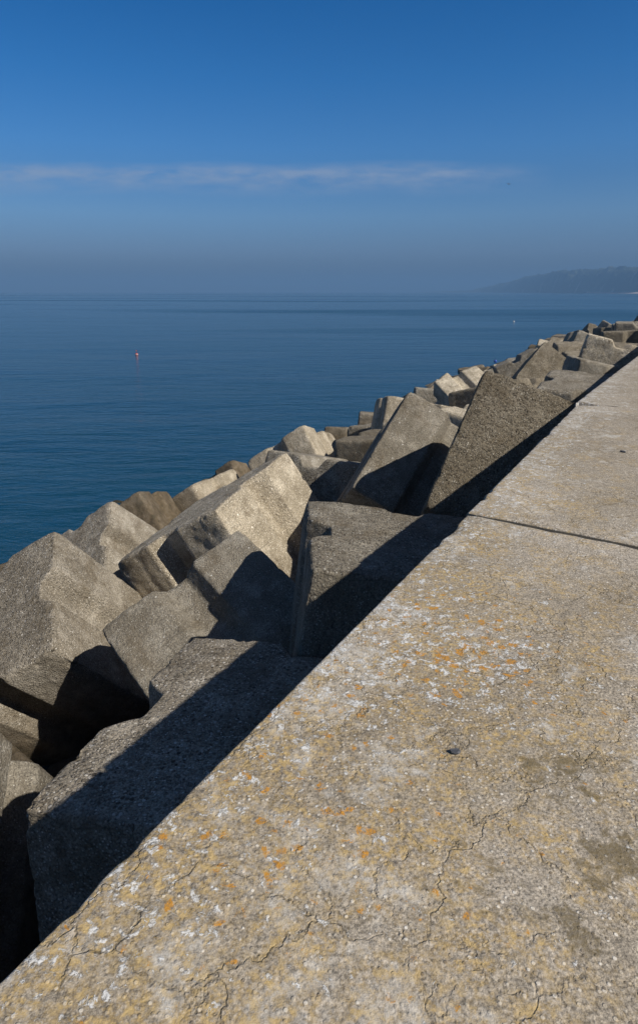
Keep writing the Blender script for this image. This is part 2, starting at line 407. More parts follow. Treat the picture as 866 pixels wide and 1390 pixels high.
# headland across the bay
def headland():
    M = Mat('headland_cover')
    geo = M.n('ShaderNodeNewGeometry'); p = geo.outputs['Position']
    nz = M.n('ShaderNodeSeparateXYZ', {0: geo.outputs['Normal']}).outputs[2]
    n1 = M.noise(p, 0.012, 7, 0.65)
    veg = M.ramp(n1, (0.40, (0.012, 0.022, 0.012)), (0.54, (0.03, 0.042, 0.02)), (0.68, (0.10, 0.10, 0.055)))
    chalk = M.ramp(M.noise(M.n('ShaderNodeMapping', {'Vector': p, 'Scale': (1, 1, 0.25)}).outputs[0], 0.022, 6, 0.6), (0.60, 0.0), (0.70, 0.8))
    col = M.mix(chalk, veg, (0.42, 0.39, 0.34))
    M.set(Base_Color=col, Roughness=0.95, Normal=M.bump(M.noise(p, 0.05, 5, 0.6), 8.0, 0.8))
    # foot of the slope: picture azimuth (px) -> distance
    crest = [(560, 0.5), (640, 12), (665, 34), (690, 58), (712, 74), (735, 82), (750, 88), (800, 86), (866, 80), (950, 84), (1100, 90), (1300, 96), (1700, 100)]
    dist = [(560, 5200), (640, 4500), (700, 3700), (760, 2900), (866, 2300), (1100, 1750), (1700, 1300)]
    az = np.concatenate([np.linspace(560, 900, 240), np.linspace(905, 1700, 160)])
    H = np.interp(az, *zip(*crest)); D = np.interp(az, *zip(*dist))
    steps = [(-0.4, -0.01), (0.0, 0.01), (0.015, 0.05), (0.12, 0.22), (0.3, 0.52), (0.5, 0.76), (0.75, 0.93), (1.0, 1.0), (2.0, 1.02), (4.0, 0.9), (8.0, 0.6)]
    sub = []
    for (a, b), (c, d) in zip(steps[:-1], steps[1:]):
        for u in np.linspace(0, 1, 5, endpoint=False): sub.append((a + (c - a) * u, b + (d - b) * u))
    sub.append(steps[-1])
    V = []; F = []
    for i, x in enumerate(az):
        dx, dy = (x - 433.0), 903.0; l = math.hypot(dx, dy); dx /= l; dy /= l
        for s, hh in sub:
            d = D[i] + 190 * s
            V.append((dx * d, dy * d, H[i] * hh))
    V = np.array(V)
    up = np.clip(V[:, 2] / 25, 0, 1)
    V[:, 2] += up * (9 * fbm(V * 0.006, 3, 5, 0.6) + 17 * np.clip(fbm(V * np.array([.03, .03, 0]), 9, 3) - 0.02, 0, 1) + 13 * np.clip(fbm(V * np.array([.085, .085, 0]), 19, 3), 0, 1))
    g = fbm(V * np.array([0.012, 0.012, 0.0]), 11, 4)
    V[:, 1] += up * 45 * g
    m = len(sub)
    for i in range(len(az) - 1):
        for j in range(m - 1):
            a = i * m + j; F.append((a, a + m, a + m + 1, a + 1))
    tag(link('headland', mesh_from('headland', V, F), M.m), kind='structure')
    # shingle beach at its foot
    V = []; F = []; az2 = np.linspace(795, 1700, 90)
    for x in az2:
        dx, dy = (x - 433.0), 903.0; l = math.hypot(dx, dy); dx /= l; dy /= l
        d = np.interp(x, *zip(*dist)); wd = 75 * min(1, (x - 790) / 30)
        for s, z in ((-wd - 5, -0.6), (-wd * 0.6, 1.2), (-8, 4.5), (14, 5.5)): V.append((dx * (d + s), dy * (d + s), z))
    for i in range(len(az2) - 1):
        for j in range(3): a = i * 4 + j; F.append((a, a + 4, a + 5, a + 1))
    tag(link('beach', mesh_from('beach', V, F), simple('beach_shingle', (0.42, 0.33, 0.27), (0.56, 0.46, 0.38), 0.05)), kind='structure')
headland()

# ------------------------------------------------------------------ sea wall
E0, TOPZ, INNER, FOOT = -0.482, CAMZ - 0.62, 0.62, 1.4
def skew(pp): return -0.093 * (pp - E0)
J1, J2 = 1.751, 3.95
def wall_panel(a0, a1, e_off, z_off, fine, seed, bend=0.0):
    step = 0.013 if fine else 0.05
    ns_ = max(6, int((a1 - a0) / step))
    cross = [(0.0, FOOT), (0.0, 3.2), (0.0, 4.5), (0.0, 5.0), (0.0, TOPZ - 0.20)]
    cross += [(0.0, TOPZ - 0.20 + k * 0.012) for k in range(1, 15)]
    r = 0.009
    cross += [(r - r * math.cos(t), TOPZ - r + r * math.sin(t)) for t in np.linspace(0.0, math.pi / 2, 6)]
    q = r
    while q < (INNER - E0) - 0.03:
        q += (0.011 if q < 0.12 else 0.022) if fine else (0.03 if q < 0.15 else 0.08)
        cross.append((min(q, INNER - E0 - 0.02), TOPZ))
    wd = INNER - E0
    cross += [(wd, TOPZ - 0.02), (wd, TOPZ - 0.3), (wd, FOOT)]
    n = len(cross); V = []
    ss = np.linspace(a0, a1, ns_)
    for a in ss:
        for q, z in cross:
            V.append((a, q, z))
    V = np.array(V)
    g = 0.011 if min(abs(a0 - J1), abs(a1 - J1)) < 0.01 else 0.0025   # half joint gap
    A, Q, Z = V[:, 0].copy(), V[:, 1].copy(), V[:, 2].copy()
    world = np.stack([A * 1.0, Q, Z], 1)
    endd = np.minimum(A - a0, a1 - A)
    edge = np.clip(1 - Q / 0.05, 0, 1) * np.clip(1 - (TOPZ - Z) / 0.16, 0, 1)
    top = (Z > TOPZ - 0.001)
    edge2 = np.clip(1 - Q / 0.03, 0, 1) * np.clip(1 - (TOPZ - Z) / 0.05, 0, 1)
    nz_ = fbm(world * 22, seed, 4, 0.6); lo = fbm(world * 5, seed + 3, 3)
    chip = np.clip((fbm(world * np.array([13, 13, 13]), seed + 7, 4, 0.6) - 0.24) * 2.2, 0, 1)
    Z += top * (0.0012 * nz_ + 0.0025 * lo)
    Z -= edge2 * (0.002 + 0.003 * nz_ + 0.012 * chip)
    Q += edge * (0.003 * np.abs(nz_) + 0.001 * lo + 0.008 * chip) + (Q < 0.001) * 0.012 * fbm(world * 6, seed + 5, 4)
    Z -= top * 0.07 * np.clip(1.25 - np.abs(A - J2 + 0.02) / 0.075 - Q / 0.10 + 0.3 * nz_, 0, 1)     # a piece broken off the edge
    # ragged joint arris
    jr = np.clip(1 - endd / 0.018, 0, 1)
    Z -= jr * top * np.where(np.abs(A - J1) < 0.05, 1.0, 0.2) * (0.004 + 0.011 * np.clip(fbm(world * np.array([0, 30, 0]) + seed, seed + 9, 3) + 0.25, 0, 1))
    sgn = np.where(A - a0 < a1 - A, 1.0, -1.0)
    gap = np.where(np.minimum(np.abs(A - J1), np.abs(A - J1)) < 0.03, 0.011, 0.0008) * (0.8 + 0.45 * np.clip(Q / 0.3, 0, 1)) + np.where(np.abs(A - J1) < 0.03, 0.006, 0.0) * np.clip(fbm(world * np.array([0, 26, 26]), 77, 3), -0.2, 1)
    A = A + jr * sgn * gap
    pp = E0 + Q + e_off + bend * (A - a0)
    AL = A + skew(E0 + Q)
    P = np.stack([Wd[0] * AL + Wp[0] * pp, Wd[1] * AL + Wp[1] * pp, Z + z_off], 1)
    F = []
    for i in range(ns_ - 1):
        for j in range(n - 1):
            a = i * n + j; F.append((a, a + n, a + n + 1, a + 1))
    F.append(tuple(range(n))); F.append(tuple(reversed(range((ns_ - 1) * n, ns_ * n))))
    F.append(tuple([0] + [i * n for i in range(1, ns_)] + [i * n + n - 1 for i in range(ns_ - 1, -1, -1)]))
    bm = bmesh.new(); me = mesh_from('wall_panel', P, F); bm.from_mesh(me)
    bmesh.ops.recalc_face_normals(bm, faces=bm.faces); bm.to_mesh(me); bm.free()
    for poly in me.polygons:
        if len(poly.vertices) > 4: poly.use_smooth = False
    return me
wall = empty('sea_wall', tuple(wallp(0, 0, FOOT)))
tag(wall, 'broad concrete sea wall with orange and white lichen on its sunlit top', 'sea wall')
panels = [(-7.05, -4.85, 0, 0.002, False, 0), (-4.85, -2.65, 0, -0.002, False, 0), (-2.65, -0.45, 0, 0.0, False, 0), (-0.45, J1, 0.0, 0.0, True, 0), (J1, J2, -0.004, -0.001, True, 0), (J2, 6.15, -0.02, 0.0, True, 0.034)]
a = 6.15; e = -0.02 + 0.034 * 2.2
for k in range(38):
    panels.append((a, a + 2.2, e, 0.002 * ((k * 7) % 3 - 1), k < 2, 0.034 if k < 3 else 0.0)); e += 0.034 * 2.2 if k < 3 else 0; a += 2.2
for k, (a0, a1, eo, zo, fine, bend) in enumerate(panels):
    o = link('wall_panel', wall_panel(a0, a1, eo, zo, fine, 20 + 13 * k, bend), M_WALL)
    o.parent = wall; o.matrix_parent_inverse = Matrix.Translation(-wall.location)
M_DIRT = simple('joint_dirt', (0.018, 0.016, 0.012), (0.05, 0.043, 0.03), 30, 0.98, 0.01)
for k, (a0, a1, eo, zo, fine, bend) in enumerate(panels):
    deep = 0.006 if abs(a1 - J1) < 0.01 else 0.03
    qs = np.linspace(0.03, INNER - E0 - 0.03, 26)
    V = []
    for q in qs:
        pp = E0 + q + eo
        for da, z in ((-0.05, TOPZ - 0.25), (-0.05, TOPZ - deep), (0.05, TOPZ - deep), (0.05, TOPZ - 0.25)):
            V.append(wallp(a1 + skew(E0 + q) + (da * 0.6), pp + bend * (a1 - a0), z))
    F = [(4 * i + j, 4 * i + 4 + j, 4 * i + 4 + (j + 1) % 4, 4 * i + (j + 1) % 4) for i in range(len(qs) - 1) for j in range(4)] + [(0, 1, 2, 3), tuple(4 * (len(qs) - 1) + j for j in (3, 2, 1, 0))]
    o = link('joint_filler', mesh_from('joint_filler', V, F, False), M_DIRT); o.parent = wall; o.matrix_parent_inverse = Matrix.Translation(-wall.location)
# promenade behind the wall
V = [wallp(-30, INNER + 0.002, 4.30), wallp(95, INNER + 0.002, 4.30), wallp(95, 40, 4.30), wallp(-30, 40, 4.30)]
tag(link('promenade', mesh_from('promenade', V, [(0, 3, 2, 1)], False), M_PAVE), kind='structure')

# ------------------------------------------------------------------ armour blocks
G, GF, GD = 0.28, 0.13, 0.20      # groove: half mouth, half floor, depth
def block_mesh(name, seed, voxel, wear, big=0.02, grooves=(0, 1, 2, 3)):
    out = []
    for k in range(4):
        c, s = [(1, 0), (0, 1), (-1, 0), (0, -1)][k]
        for u, v in (((-1, -1), (-G, -1), (-GF, -1 + GD), (GF, -1 + GD), (G, -1)) if k in grooves else ((-1, -1),)):
            out.append((u * c - v * s, u * s + v * c))
    n = len(out); bm = bmesh.new()
    lo = [bm.verts.new((x, y, -1)) for x, y in out]; hi = [bm.verts.new((x, y, 1)) for x, y in out]
    bm.faces.new(list(reversed(lo))); bm.faces.new(hi)
    for i in range(n): bm.faces.new((lo[i], lo[(i + 1) % n], hi[(i + 1) % n], hi[i]))
    bmesh.ops.recalc_face_normals(bm, faces=bm.faces)
    me = bpy.data.meshes.new(name); bm.to_mesh(me); bm.free()
    o = bpy.data.objects.new(name, me); COL.objects.link(o)
    bv = o.modifiers.new('b', 'BEVEL'); bv.width = big; bv.segments = 3; bv.limit_method = 'ANGLE'; bv.angle_limit = R(28)
    rm = o.modifiers.new('r', 'REMESH'); rm.mode = 'VOXEL'; rm.voxel_size = voxel; rm.use_smooth_shade = True
    dg = bpy.context.evaluated_depsgraph_get()
    me2 = bpy.data.meshes.new_from_object(o.evaluated_get(dg))
    bpy.data.objects.remove(o); bpy.data.meshes.remove(me)
    m = len(me2.vertices); P = np.empty(m * 3); me2.vertices.foreach_get('co', P); P = P.reshape(-1, 3)
    N = np.empty(m * 3); me2.vertex_normals.foreach_get('vector', N); N = N.reshape(-1, 3)
    ab = np.sort(np.abs(P), 1)
    e1 = np.clip((ab[:, 1] - 0.84) / 0.16, 0, 1)          # near an edge
    e2 = np.clip((ab[:, 0] - 0.78) / 0.22, 0, 1)          # near a corner
    nb = fbm(P * 1.7, seed, 4); nf = fbm(P * 9, seed + 50, 4, 0.6); nc = fbm(P * 3.6, seed + 90, 3)
    endf = (np.abs(N[:, 2]) > 0.7)
    d = 0.016 * nb + 0.007 * nf + endf * 0.010 * fbm(P * 6, seed + 31, 3)
    d -= wear * (0.022 * e1 ** 3 * (0.6 + 0.8 * nb) + 0.06 * e2 ** 2.5 * (0.6 + nb))
    d -= e1 ** 1.5 * np.clip((fbm(P * 5.5, seed + 71, 4, 0.6) - 0.2) * 2.0, 0, 1) * 0.075 * (0.5 + 0.6 * wear) + e1 * 0.10 * np.clip(nc - 0.3, 0, 1)
    d -= e1 ** 3 * 0.012 * np.abs(fbm(P * 22, seed + 23, 2))
    P = P + N * d[:, None]
    me2.vertices.foreach_set('co', P.ravel()); me2.update()
    me2.polygons.foreach_set('use_smooth', [True] * len(me2.polygons))
    me2.name = name
    return me2
def place(me, row, label, group='grooved concrete cubes piled on the seaward side of the wall'):
    o = bpy.data.objects.new('concrete_block', me); COL.objects.link(o)
    x, y, z, qw, qx, qy, qz = row[:7]
    if len(row) > 7: o.scale = (row[7],) * 3
    o.location = (x, y, z + CAMZ); o.rotation_mode = 'QUATERNION'; o.rotation_quaternion = (qw, qx, qy, qz)
    tag(o, label, 'concrete block', group)
    return o
MAIN = [
('A',-0.223,3.275,-3.546,0.9918,-0.0443,-0.0224,-0.1175,1),
('D',0.761,5.213,-3.098,0.9973,-0.0287,0.0661,0.0156,1),
('N',-0.914,6.356,-4.119,0.6469,-0.106,-0.5772,-0.487,0.93),
('M',-1.213,9.433,-4.19,0.937,0.0112,-0.2812,-0.2071,1.144),
('P',-3.653,7.57,-4.702,0.9334,0.2328,-0.2564,0.0947,1.007),
('Q',-3.862,10.875,-5.144,0.9173,0.2518,-0.3085,0.0038,0.888),
('Z',2.463,7.652,-2.363,0.8457,0.4844,0.0715,-0.2121,0.93),
('Y',1.506,9.56,-2.977,0.9094,-0.3114,0.2755,0.0101,0.924),
('L',0.215,11.475,-3.983,0.2137,-0.1556,-0.5854,0.7665,0.98),
('V',-0.379,16.821,-4.883,0.7685,-0.3457,-0.0382,0.537,0.978),
('T',-2.418,18.37,-6.27,0.8024,-0.3731,0.0105,0.4657,0.972),
('S',-3.012,16.131,-6.086,0.7907,-0.2605,-0.1482,0.5337,1.057),
('R',-4.18,14.218,-5.803,0.6735,-0.3296,-0.1018,0.6538,0.933),
('X',2.408,15.867,-3.726,0.9911,-0.1015,0.0856,0.0141,1.034),
('W',2.345,23.261,-5.302,0.6509,-0.7569,0.0589,0.0061,0.958),
('F1',4.906,21.012,-3.642,0.8442,-0.4927,-0.2022,0.0602,0.831),
('F2',4.386,23.214,-4.433,0.0779,-0.0115,-0.6602,0.747,0.999),
('F3',4.945,16.957,-3.367,0.5278,-0.7294,-0.3229,0.2917,1.003),
('F4',3.367,12.313,-3.213,0.6803,-0.5962,-0.2564,0.3407,0.893),
('H1',7.63,24.17,-3.09,0.1108,0.227,0.639,-0.7265,0.796),
('G',6.612,19.152,-2.69,0.8135,0.4685,0.2048,-0.2772,0.765),
('G2',9.93,24.084,-3.032,0.5575,-0.4717,-0.5303,0.4308,1.046),
('I',6.321,14.802,-3.091,0.9714,0.0494,-0.0047,-0.2321,1.117),
('J',7.419,16.955,-2.77,0.6378,-0.0826,0.0667,-0.7628,0.951),
('K',8.913,19.846,-2.418,0.6817,-0.6949,0.2239,-0.0469,0.982),
('M2',10.191,21.669,-2.835,0.9689,0.0902,-0.0057,-0.2303,1.001),
('N2',11.375,27.926,-2.86,0.9751,-0.0533,0.2037,-0.07,0.96),
('O2',14.464,29.748,-2.318,0.6764,-0.7071,0.1033,-0.1783,0.999),
('P2',13.656,27.928,-2.247,0.1503,-0.1494,-0.6893,0.6928,0.997),
('Q2',12.233,25.629,-2.468,0.5627,0.0054,-0.041,-0.8256,1.008),
('R2',18.634,37.554,-2.692,0.6727,-0.0537,-0.0378,-0.737,0.979),
('O',-3.068,3.254,-4.03,0.6022,-0.3673,0.2817,0.6504,0.963),
('W2',1.197,20.411,-5.221,0.9933,-0.0999,0.0074,-0.0582,0.962),
('W3',1.671,13.484,-3.93,0.5622,-0.6495,-0.3644,0.3596,0.975),
('W4',2.126,18.1,-4.693,0.5434,-0.6464,-0.3551,0.4009,1.006)]
FILL = [
(21.74,43.48,-2.64,0.485,0.833,0.014,-0.264),
(11.89,49.46,-6.65,0.092,0.056,0.994,0.036),
(14.76,39.36,-4.09,0.451,-0.455,-0.203,-0.741),
(22.92,68.66,-6.8,0.322,0.006,-0.223,0.92),
(-3.25,9.16,-6.84,0.52,0.305,0.725,-0.333),
(3.05,37.49,-8.41,0.34,0.248,-0.896,0.14),
(26.44,63.12,-4.37,0.125,0.065,-0.53,0.836),
(21.84,48.98,-3.51,0.025,0.866,-0.433,-0.249),
(-3.75,5.82,-6.33,0.78,-0.498,0.132,-0.356),
(21.01,60.32,-5.69,0.102,0.568,-0.255,-0.776),
(19.44,42.91,-3.26,0.045,0.976,0.213,-0.009)]
HIDDEN = [
(-5.95,-1.92,-4.12,0.71,-0.561,-0.408,-0.121),
(14.58,43.8,-5.79,0.277,0.568,0.47,-0.616),
(26.71,64.39,-6.53,0.106,0.173,0.979,0.01),
(-6.4,14.33,-7.89,0.019,-0.517,0.263,-0.814),
(13.24,55.74,-7.85,0.129,-0.629,-0.758,-0.113),
(6.85,29.7,-4.75,0.193,0.225,-0.768,-0.568),
(10.22,41.11,-6.9,0.627,-0.51,-0.588,0.027),
(1.67,29.84,-7.99,0.788,-0.32,-0.502,0.161),
(-0.8,13.93,-5.12,0.069,-0.728,0.44,-0.522),
(23.6,51.11,-4.03,0.916,-0.348,0.2,-0.023),
(15.45,33.6,-5.39,0.247,0.124,-0.018,-0.961),
(-6.13,5.22,-6.87,0.712,-0.489,-0.498,0.073),
(23.49,55.53,-5.03,0.686,-0.474,-0.272,-0.481),
(10.65,26.82,-5.69,0.792,-0.383,0.476,0.006),
(-9.93,3.88,-7.15,0.116,-0.461,0.009,0.879),
(7.34,39.62,-7.41,0.431,0.333,-0.838,-0.03),
(-1.74,25.85,-8.02,0.038,0.805,0.552,0.215),
(20.16,65.18,-7.9,0.223,0.156,0.728,-0.629),
(30.78,63.15,-3.78,0.272,0.533,-0.623,-0.503),
(23.62,71.62,-7.96,0.511,-0.163,0.002,0.844),
(25.37,52.58,-5.24,0.783,-0.475,-0.393,0.083),
(3.51,12.26,-5.41,0.708,0.034,0.107,0.697),
(19.38,45.9,-5.53,0.695,-0.178,-0.525,-0.458),
(28.47,66.85,-4.78,0.331,-0.319,0.87,0.178),
(11.24,30.76,-4.9,0.442,-0.418,-0.018,-0.794),
(19.83,55.16,-5.4,0.027,-0.508,0.701,0.5),
(-5.05,2.29,-4.15,0.95,0.075,0.203,0.226),
(8.75,33.06,-5.4,0.538,0.778,-0.057,-0.319),
(-11.19,10.8,-7.47,0.048,0.86,-0.5,0.086),
(7.43,26.15,-4.28,0.281,-0.752,-0.319,0.504),
(15.7,49.52,-7.42,0.358,0.476,-0.687,-0.417),
(-10.66,7.29,-7.33,0.655,-0.544,-0.51,0.122),
(23.95,48.6,-4.75,0.684,-0.054,0.26,-0.679),
(-9.4,13.58,-7.02,0.335,-0.597,-0.243,-0.687),
(17.38,47.5,-6.71,0.611,0.202,0.245,-0.725),
(9.46,23.04,-5.42,0.361,-0.18,-0.894,0.195),
(13.36,34.84,-5.12,0.111,0.486,0.867,0.01),
(-5.53,9.29,-6.31,0.604,0.323,-0.309,0.66),
(16.27,54.4,-6.84,0.078,-0.37,-0.071,-0.923),
(20.08,52.16,-5.17,0.249,0.261,-0.927,-0.105),
(4.95,19.36,-5.23,0.615,0.039,-0.456,-0.643),
(8.85,47.63,-7.71,0.255,0.014,-0.344,-0.904),
(-3.55,26.31,-8.88,0.751,0.114,0.601,-0.249),
(6.95,36.56,-6.02,0.594,0.114,0.472,0.641),
(5.2,27.12,-6.83,0.557,-0.235,0.795,-0.042),
(27.39,54.34,-4.52,0.401,0.046,0.674,-0.619),
(-13.5,2.98,-7.18,0.797,0.562,0.093,-0.201),
(12.78,47.17,-7.58,0.832,0.021,-0.464,-0.303),
(15.15,30.89,-4.94,0.387,-0.544,0.736,0.114),
(-2.73,0.38,-5.24,0.238,-0.201,-0.452,-0.836),
(19.03,40.39,-4.61,0.474,-0.532,0.328,0.621),
(16.96,43.26,-5.55,0.225,0.066,-0.933,-0.273),
(22.9,63.37,-7.3,0.742,0.012,-0.09,-0.665),
(-10.47,5.5,-5.59,0.791,0.359,-0.482,0.114),
(-6.84,0.13,-5.31,0.639,0.727,-0.185,-0.169),
(4.07,34.56,-7.09,0.478,-0.532,0.515,0.473),
(0.86,24.76,-7.26,0.592,-0.664,-0.166,-0.426),
(-5.34,17.54,-7.32,0.21,-0.569,0.776,0.174),
(13.21,53.34,-7.99,0.319,0.471,0.447,-0.69),
(27.06,57.81,-3.75,0.302,0.642,-0.176,0.683),
(20.54,49.68,-5.86,0.913,0.002,0.377,0.157),
(29.26,60.09,-4.12,0.794,0.607,0.001,0.031),
(5.63,38.14,-7.69,0.005,-0.793,-0.334,0.509),
(-1.19,11.64,-6.3,0.246,-0.769,-0.563,0.176),
(-8.65,8.76,-7.33,0.213,0.079,0.829,0.511),
(25.53,68.47,-6.07,0.346,-0.338,0.387,0.785),
(7.07,23.35,-5,0.661,0.559,0.393,0.31),
(5.8,16.32,-5.27,0.202,0.835,0.467,0.207),
(11.95,42.8,-5.95,0.456,-0.161,-0.306,-0.82),
(8.05,20.89,-4.31,0.655,0.068,0.737,0.154),
(22.07,53.68,-4.63,0.807,0.3,-0.509,0.002),
(4.53,31.72,-6.35,0.782,0.54,0.228,-0.213),
(31.44,60,-4.23,0.624,0.583,0.384,0.351),
(-0.55,22.49,-6.16,0.644,0.19,-0.398,-0.625),
(-1.04,28.1,-8.27,0.527,-0.404,0.643,-0.381),
(21.51,46.64,-4.44,0.029,-0.641,0.722,-0.261),
(-2.46,21.29,-7.72,0.776,-0.158,-0.17,-0.587),
(7.74,45.2,-7.92,0.232,-0.691,0.672,0.128),
(4.35,24.99,-6.27,0.341,-0.494,0.437,-0.669),
(6.63,29.77,-7.06,0.702,0.224,0.676,-0.023),
(-14.99,4.69,-8.34,0.804,0.081,-0.399,0.434),
(-14.46,5.8,-6.4,0.803,0.269,-0.442,0.296),
(24.39,57.64,-5.23,0.318,-0.63,-0.704,0.084),
(31.08,65.56,-6.15,0.29,0.742,0.559,0.23),
(20.09,68.56,-8.82,0.488,0.104,0.104,0.861),
(-8.93,-0.56,-6.19,0.037,0.244,-0.59,-0.769),
(25.68,60.87,-5.18,0.17,-0.171,-0.969,-0.053),
(22.5,59.07,-7.04,0.197,0.178,0.557,0.787),
(-0.79,19.52,-7.39,0.617,-0.746,0.114,0.225),
(32.86,64.77,-4.41,0.496,-0.109,-0.72,0.472),
(-8.23,11.42,-7.83,0.871,-0.211,-0.03,-0.442),
(1.13,33.07,-8.56,0.454,0.344,-0.318,-0.758),
(-6.59,2.19,-6.67,0.234,0.619,-0.622,0.418),
(-5.85,4.89,-4.24,0.603,0.457,-0.475,0.449),
(2.78,14.61,-5.98,0.09,0.17,-0.931,0.31),
(9.24,25.44,-5.7,0.313,-0.848,0.377,0.203),
(-12.56,8.56,-6.18,0.367,-0.12,0.02,0.922),
(19.61,58.4,-7.35,0.084,0.697,-0.246,-0.668),
(7.29,17.93,-5.02,0.556,0.551,0.343,-0.52),
(13.5,40.22,-6.37,0.324,0.138,0.93,0.104),
(8.07,27.42,-5.99,0.532,-0.057,-0.39,0.749),
(13.28,31.83,-3.37,0.325,-0.74,-0.039,-0.588),
(-13.9,7.26,-8.2,0.394,0.834,-0.221,0.316),
(23.49,65.94,-6.56,0.104,0.735,0.516,-0.427),
(17.83,37.79,-4.85,0.431,0.704,0.021,0.565),
(-8.33,6.03,-6.47,0.252,0.642,0.407,0.599),
(-12.71,1.98,-5.24,0.433,-0.327,-0.509,0.668),
(-12.2,5,-8.08,0.163,0.174,-0.73,-0.641),
(-5.4,12.18,-6.17,0.124,-0.099,-0.021,0.987),
(-0.58,31.5,-8.3,0.347,0.312,-0.797,0.383),
(-4.59,3.44,-6.34,0.068,0.558,0.808,0.178),
(5.4,40.78,-8.27,0.028,0.393,0.077,-0.916),
(11.2,35.02,-6.48,0.809,0.394,0.425,0.098),
(10.44,44.34,-7.93,0.121,0.095,0.762,0.629),
(15.96,58.44,-7.67,0.499,-0.388,0.686,0.361),
(27.96,67.8,-7.06,0.877,0.346,-0.224,0.246),
(16.05,33.78,-3.07,0.122,-0.281,-0.944,-0.124),
(14.56,37.13,-5.31,0.418,-0.614,-0.651,0.156),
(-7.24,17.89,-8.49,0.155,0.61,-0.015,0.777),
(-4.32,19.55,-7.91,0.149,0.128,0.668,0.718),
(28.17,61.32,-6.26,0.766,0.174,-0.575,-0.228),
(3.26,20.9,-6.63,0.4,-0.038,-0.916,0.008),
(-9.48,15.4,-8.7,0.373,0.892,0.089,-0.241),
(23.3,61.11,-6.33,0.514,-0.369,-0.014,0.775),
(3.17,28.26,-6.42,0.178,0.412,-0.879,0.163),
(2.05,8.05,-4.7,0.246,0.558,-0.255,-0.75),
(26.6,70.72,-5.81,0.869,0.414,-0.094,-0.253),
(10.16,37.9,-7.23,0.837,-0.419,0.281,0.211),
(17.19,61.64,-8.16,0.145,-0.38,-0.885,0.226),
(17.48,50.61,-6.17,0.247,-0.937,-0.233,0.082),
(29.41,69.02,-5.47,0.281,-0.671,0.14,0.672),
(16.94,45.43,-5.09,0.628,0.311,0.209,0.682),
(-8.41,3.34,-4.95,0.109,0.52,0.55,-0.644),
(-4.78,-1.3,-5.92,0.473,-0.38,-0.596,-0.526),
(9.13,30.26,-6.31,0.149,-0.59,0.785,0.113),
(26.62,56.09,-5.41,0.298,0.142,-0.935,0.131),
(29.94,57.85,-3.84,0.665,-0.161,0.267,0.679),
(21.22,54.35,-6.98,0.31,0.461,0.792,0.254),
(8.74,35.54,-7.04,0.293,-0.486,0.749,-0.342),
(8.35,42.39,-6.87,0.307,0.547,0.092,0.773),
(-6.1,7.99,-4.9,0.401,-0.108,-0.875,0.248),
(28.94,64.21,-5.62,0.723,-0.006,0.641,-0.256),
(28.51,56.28,-2.82,0.291,-0.523,0.795,0.098),
(-12.52,4.02,-5.7,0.221,0.039,-0.741,-0.633),
(31.56,67.61,-6.31,0.198,-0.139,0.571,0.784),
(-6.29,21.19,-8.28,0.269,-0.73,0.088,0.622),
(-9.47,1.45,-6.74,0.61,0.266,0.602,-0.441),
(12.47,27.73,-4.79,0.239,0.179,0.616,-0.729),
(12.38,38.34,-5.26,0.783,-0.465,0.011,-0.413),
(-3.48,-0.84,-3.32,0.865,-0.325,-0.122,-0.362),
(20.08,61.67,-7.65,0.39,0.864,-0.059,0.311),
(12.84,50.87,-8.19,0.06,0.275,0.392,-0.876),
(26.64,52.26,-3.14,0.166,-0.387,0.132,0.897),
(6.45,34.35,-7.21,0.758,0.281,-0.539,-0.237),
(-0.1,15.46,-6.56,0.889,0.357,-0.239,-0.159),
(22.13,44.32,-4.96,0.193,-0.179,0.028,0.964),
(18.87,56.45,-7.08,0.304,-0.432,0.299,-0.795),
(24.64,48.48,-2.58,0.192,0.96,-0.171,-0.107),
(1.14,10.13,-5.84,0.851,0.42,-0.218,-0.229),
(-8.03,11.47,-5.5,0.532,-0.758,0.09,-0.367),
(21.76,56.83,-7,0.012,0.681,0.693,0.236),
(34.71,65.89,-3.51,0.217,-0.083,-0.183,0.955),
(16.24,39.83,-6.21,0.625,0.191,0.509,0.56),
(21.55,70.94,-8.09,0.752,-0.218,0.622,0.028),
(12.57,32.64,-6.03,0.747,-0.34,-0.478,-0.313),
(18.03,64.4,-8.4,0.757,0.04,0.416,0.502),
(12.81,44.48,-7.36,0.814,-0.562,-0.035,-0.144),
(18.19,47.42,-4.53,0.536,0.742,0.031,-0.402),
(9.14,28.15,-4.03,0.281,-0.119,-0.179,0.935),
(15.44,46.23,-7.13,0.571,0.634,-0.301,-0.426),
(16.37,41.59,-3.98,0.306,-0.817,-0.488,0.02),
(10.82,51.94,-8.54,0.613,-0.298,0.475,-0.556),
(-4.41,23.19,-8.49,0.687,-0.088,-0.198,-0.693),
(23.05,51.69,-6.16,0.541,0.557,-0.268,-0.57),
(6.11,43.13,-8.26,0.255,-0.13,0.492,-0.822),
(18.38,52.62,-7.07,0.538,-0.746,0.393,0.008),
(15.02,52.17,-6.72,0.695,-0.081,-0.715,-0),
(16.32,36.9,-3.77,0.449,0.096,-0.858,-0.23),
(19.72,43.31,-5.55,0.637,0.503,-0.497,0.306),
(-13.07,9.35,-8.87,0.728,-0.134,0.469,0.483),
(9.5,49.6,-8.85,0.871,-0.287,0.046,0.396),
(-4.21,-3.28,-3.71,0.506,0.774,-0.373,-0.073),
(-1.04,4.57,-5.53,0.148,-0.963,-0.051,0.222),
(-15.39,3.69,-6.14,0.403,0.58,0.685,0.177),
(-8.94,7.66,-5.26,0.054,0.356,0.854,-0.375),
(1.38,26.93,-7.62,0.482,-0.003,-0.876,0.011),
(-3.32,12.02,-6.8,0.218,0.782,0.542,-0.218),
(26.23,58.51,-5.96,0.066,-0.422,-0.887,0.175),
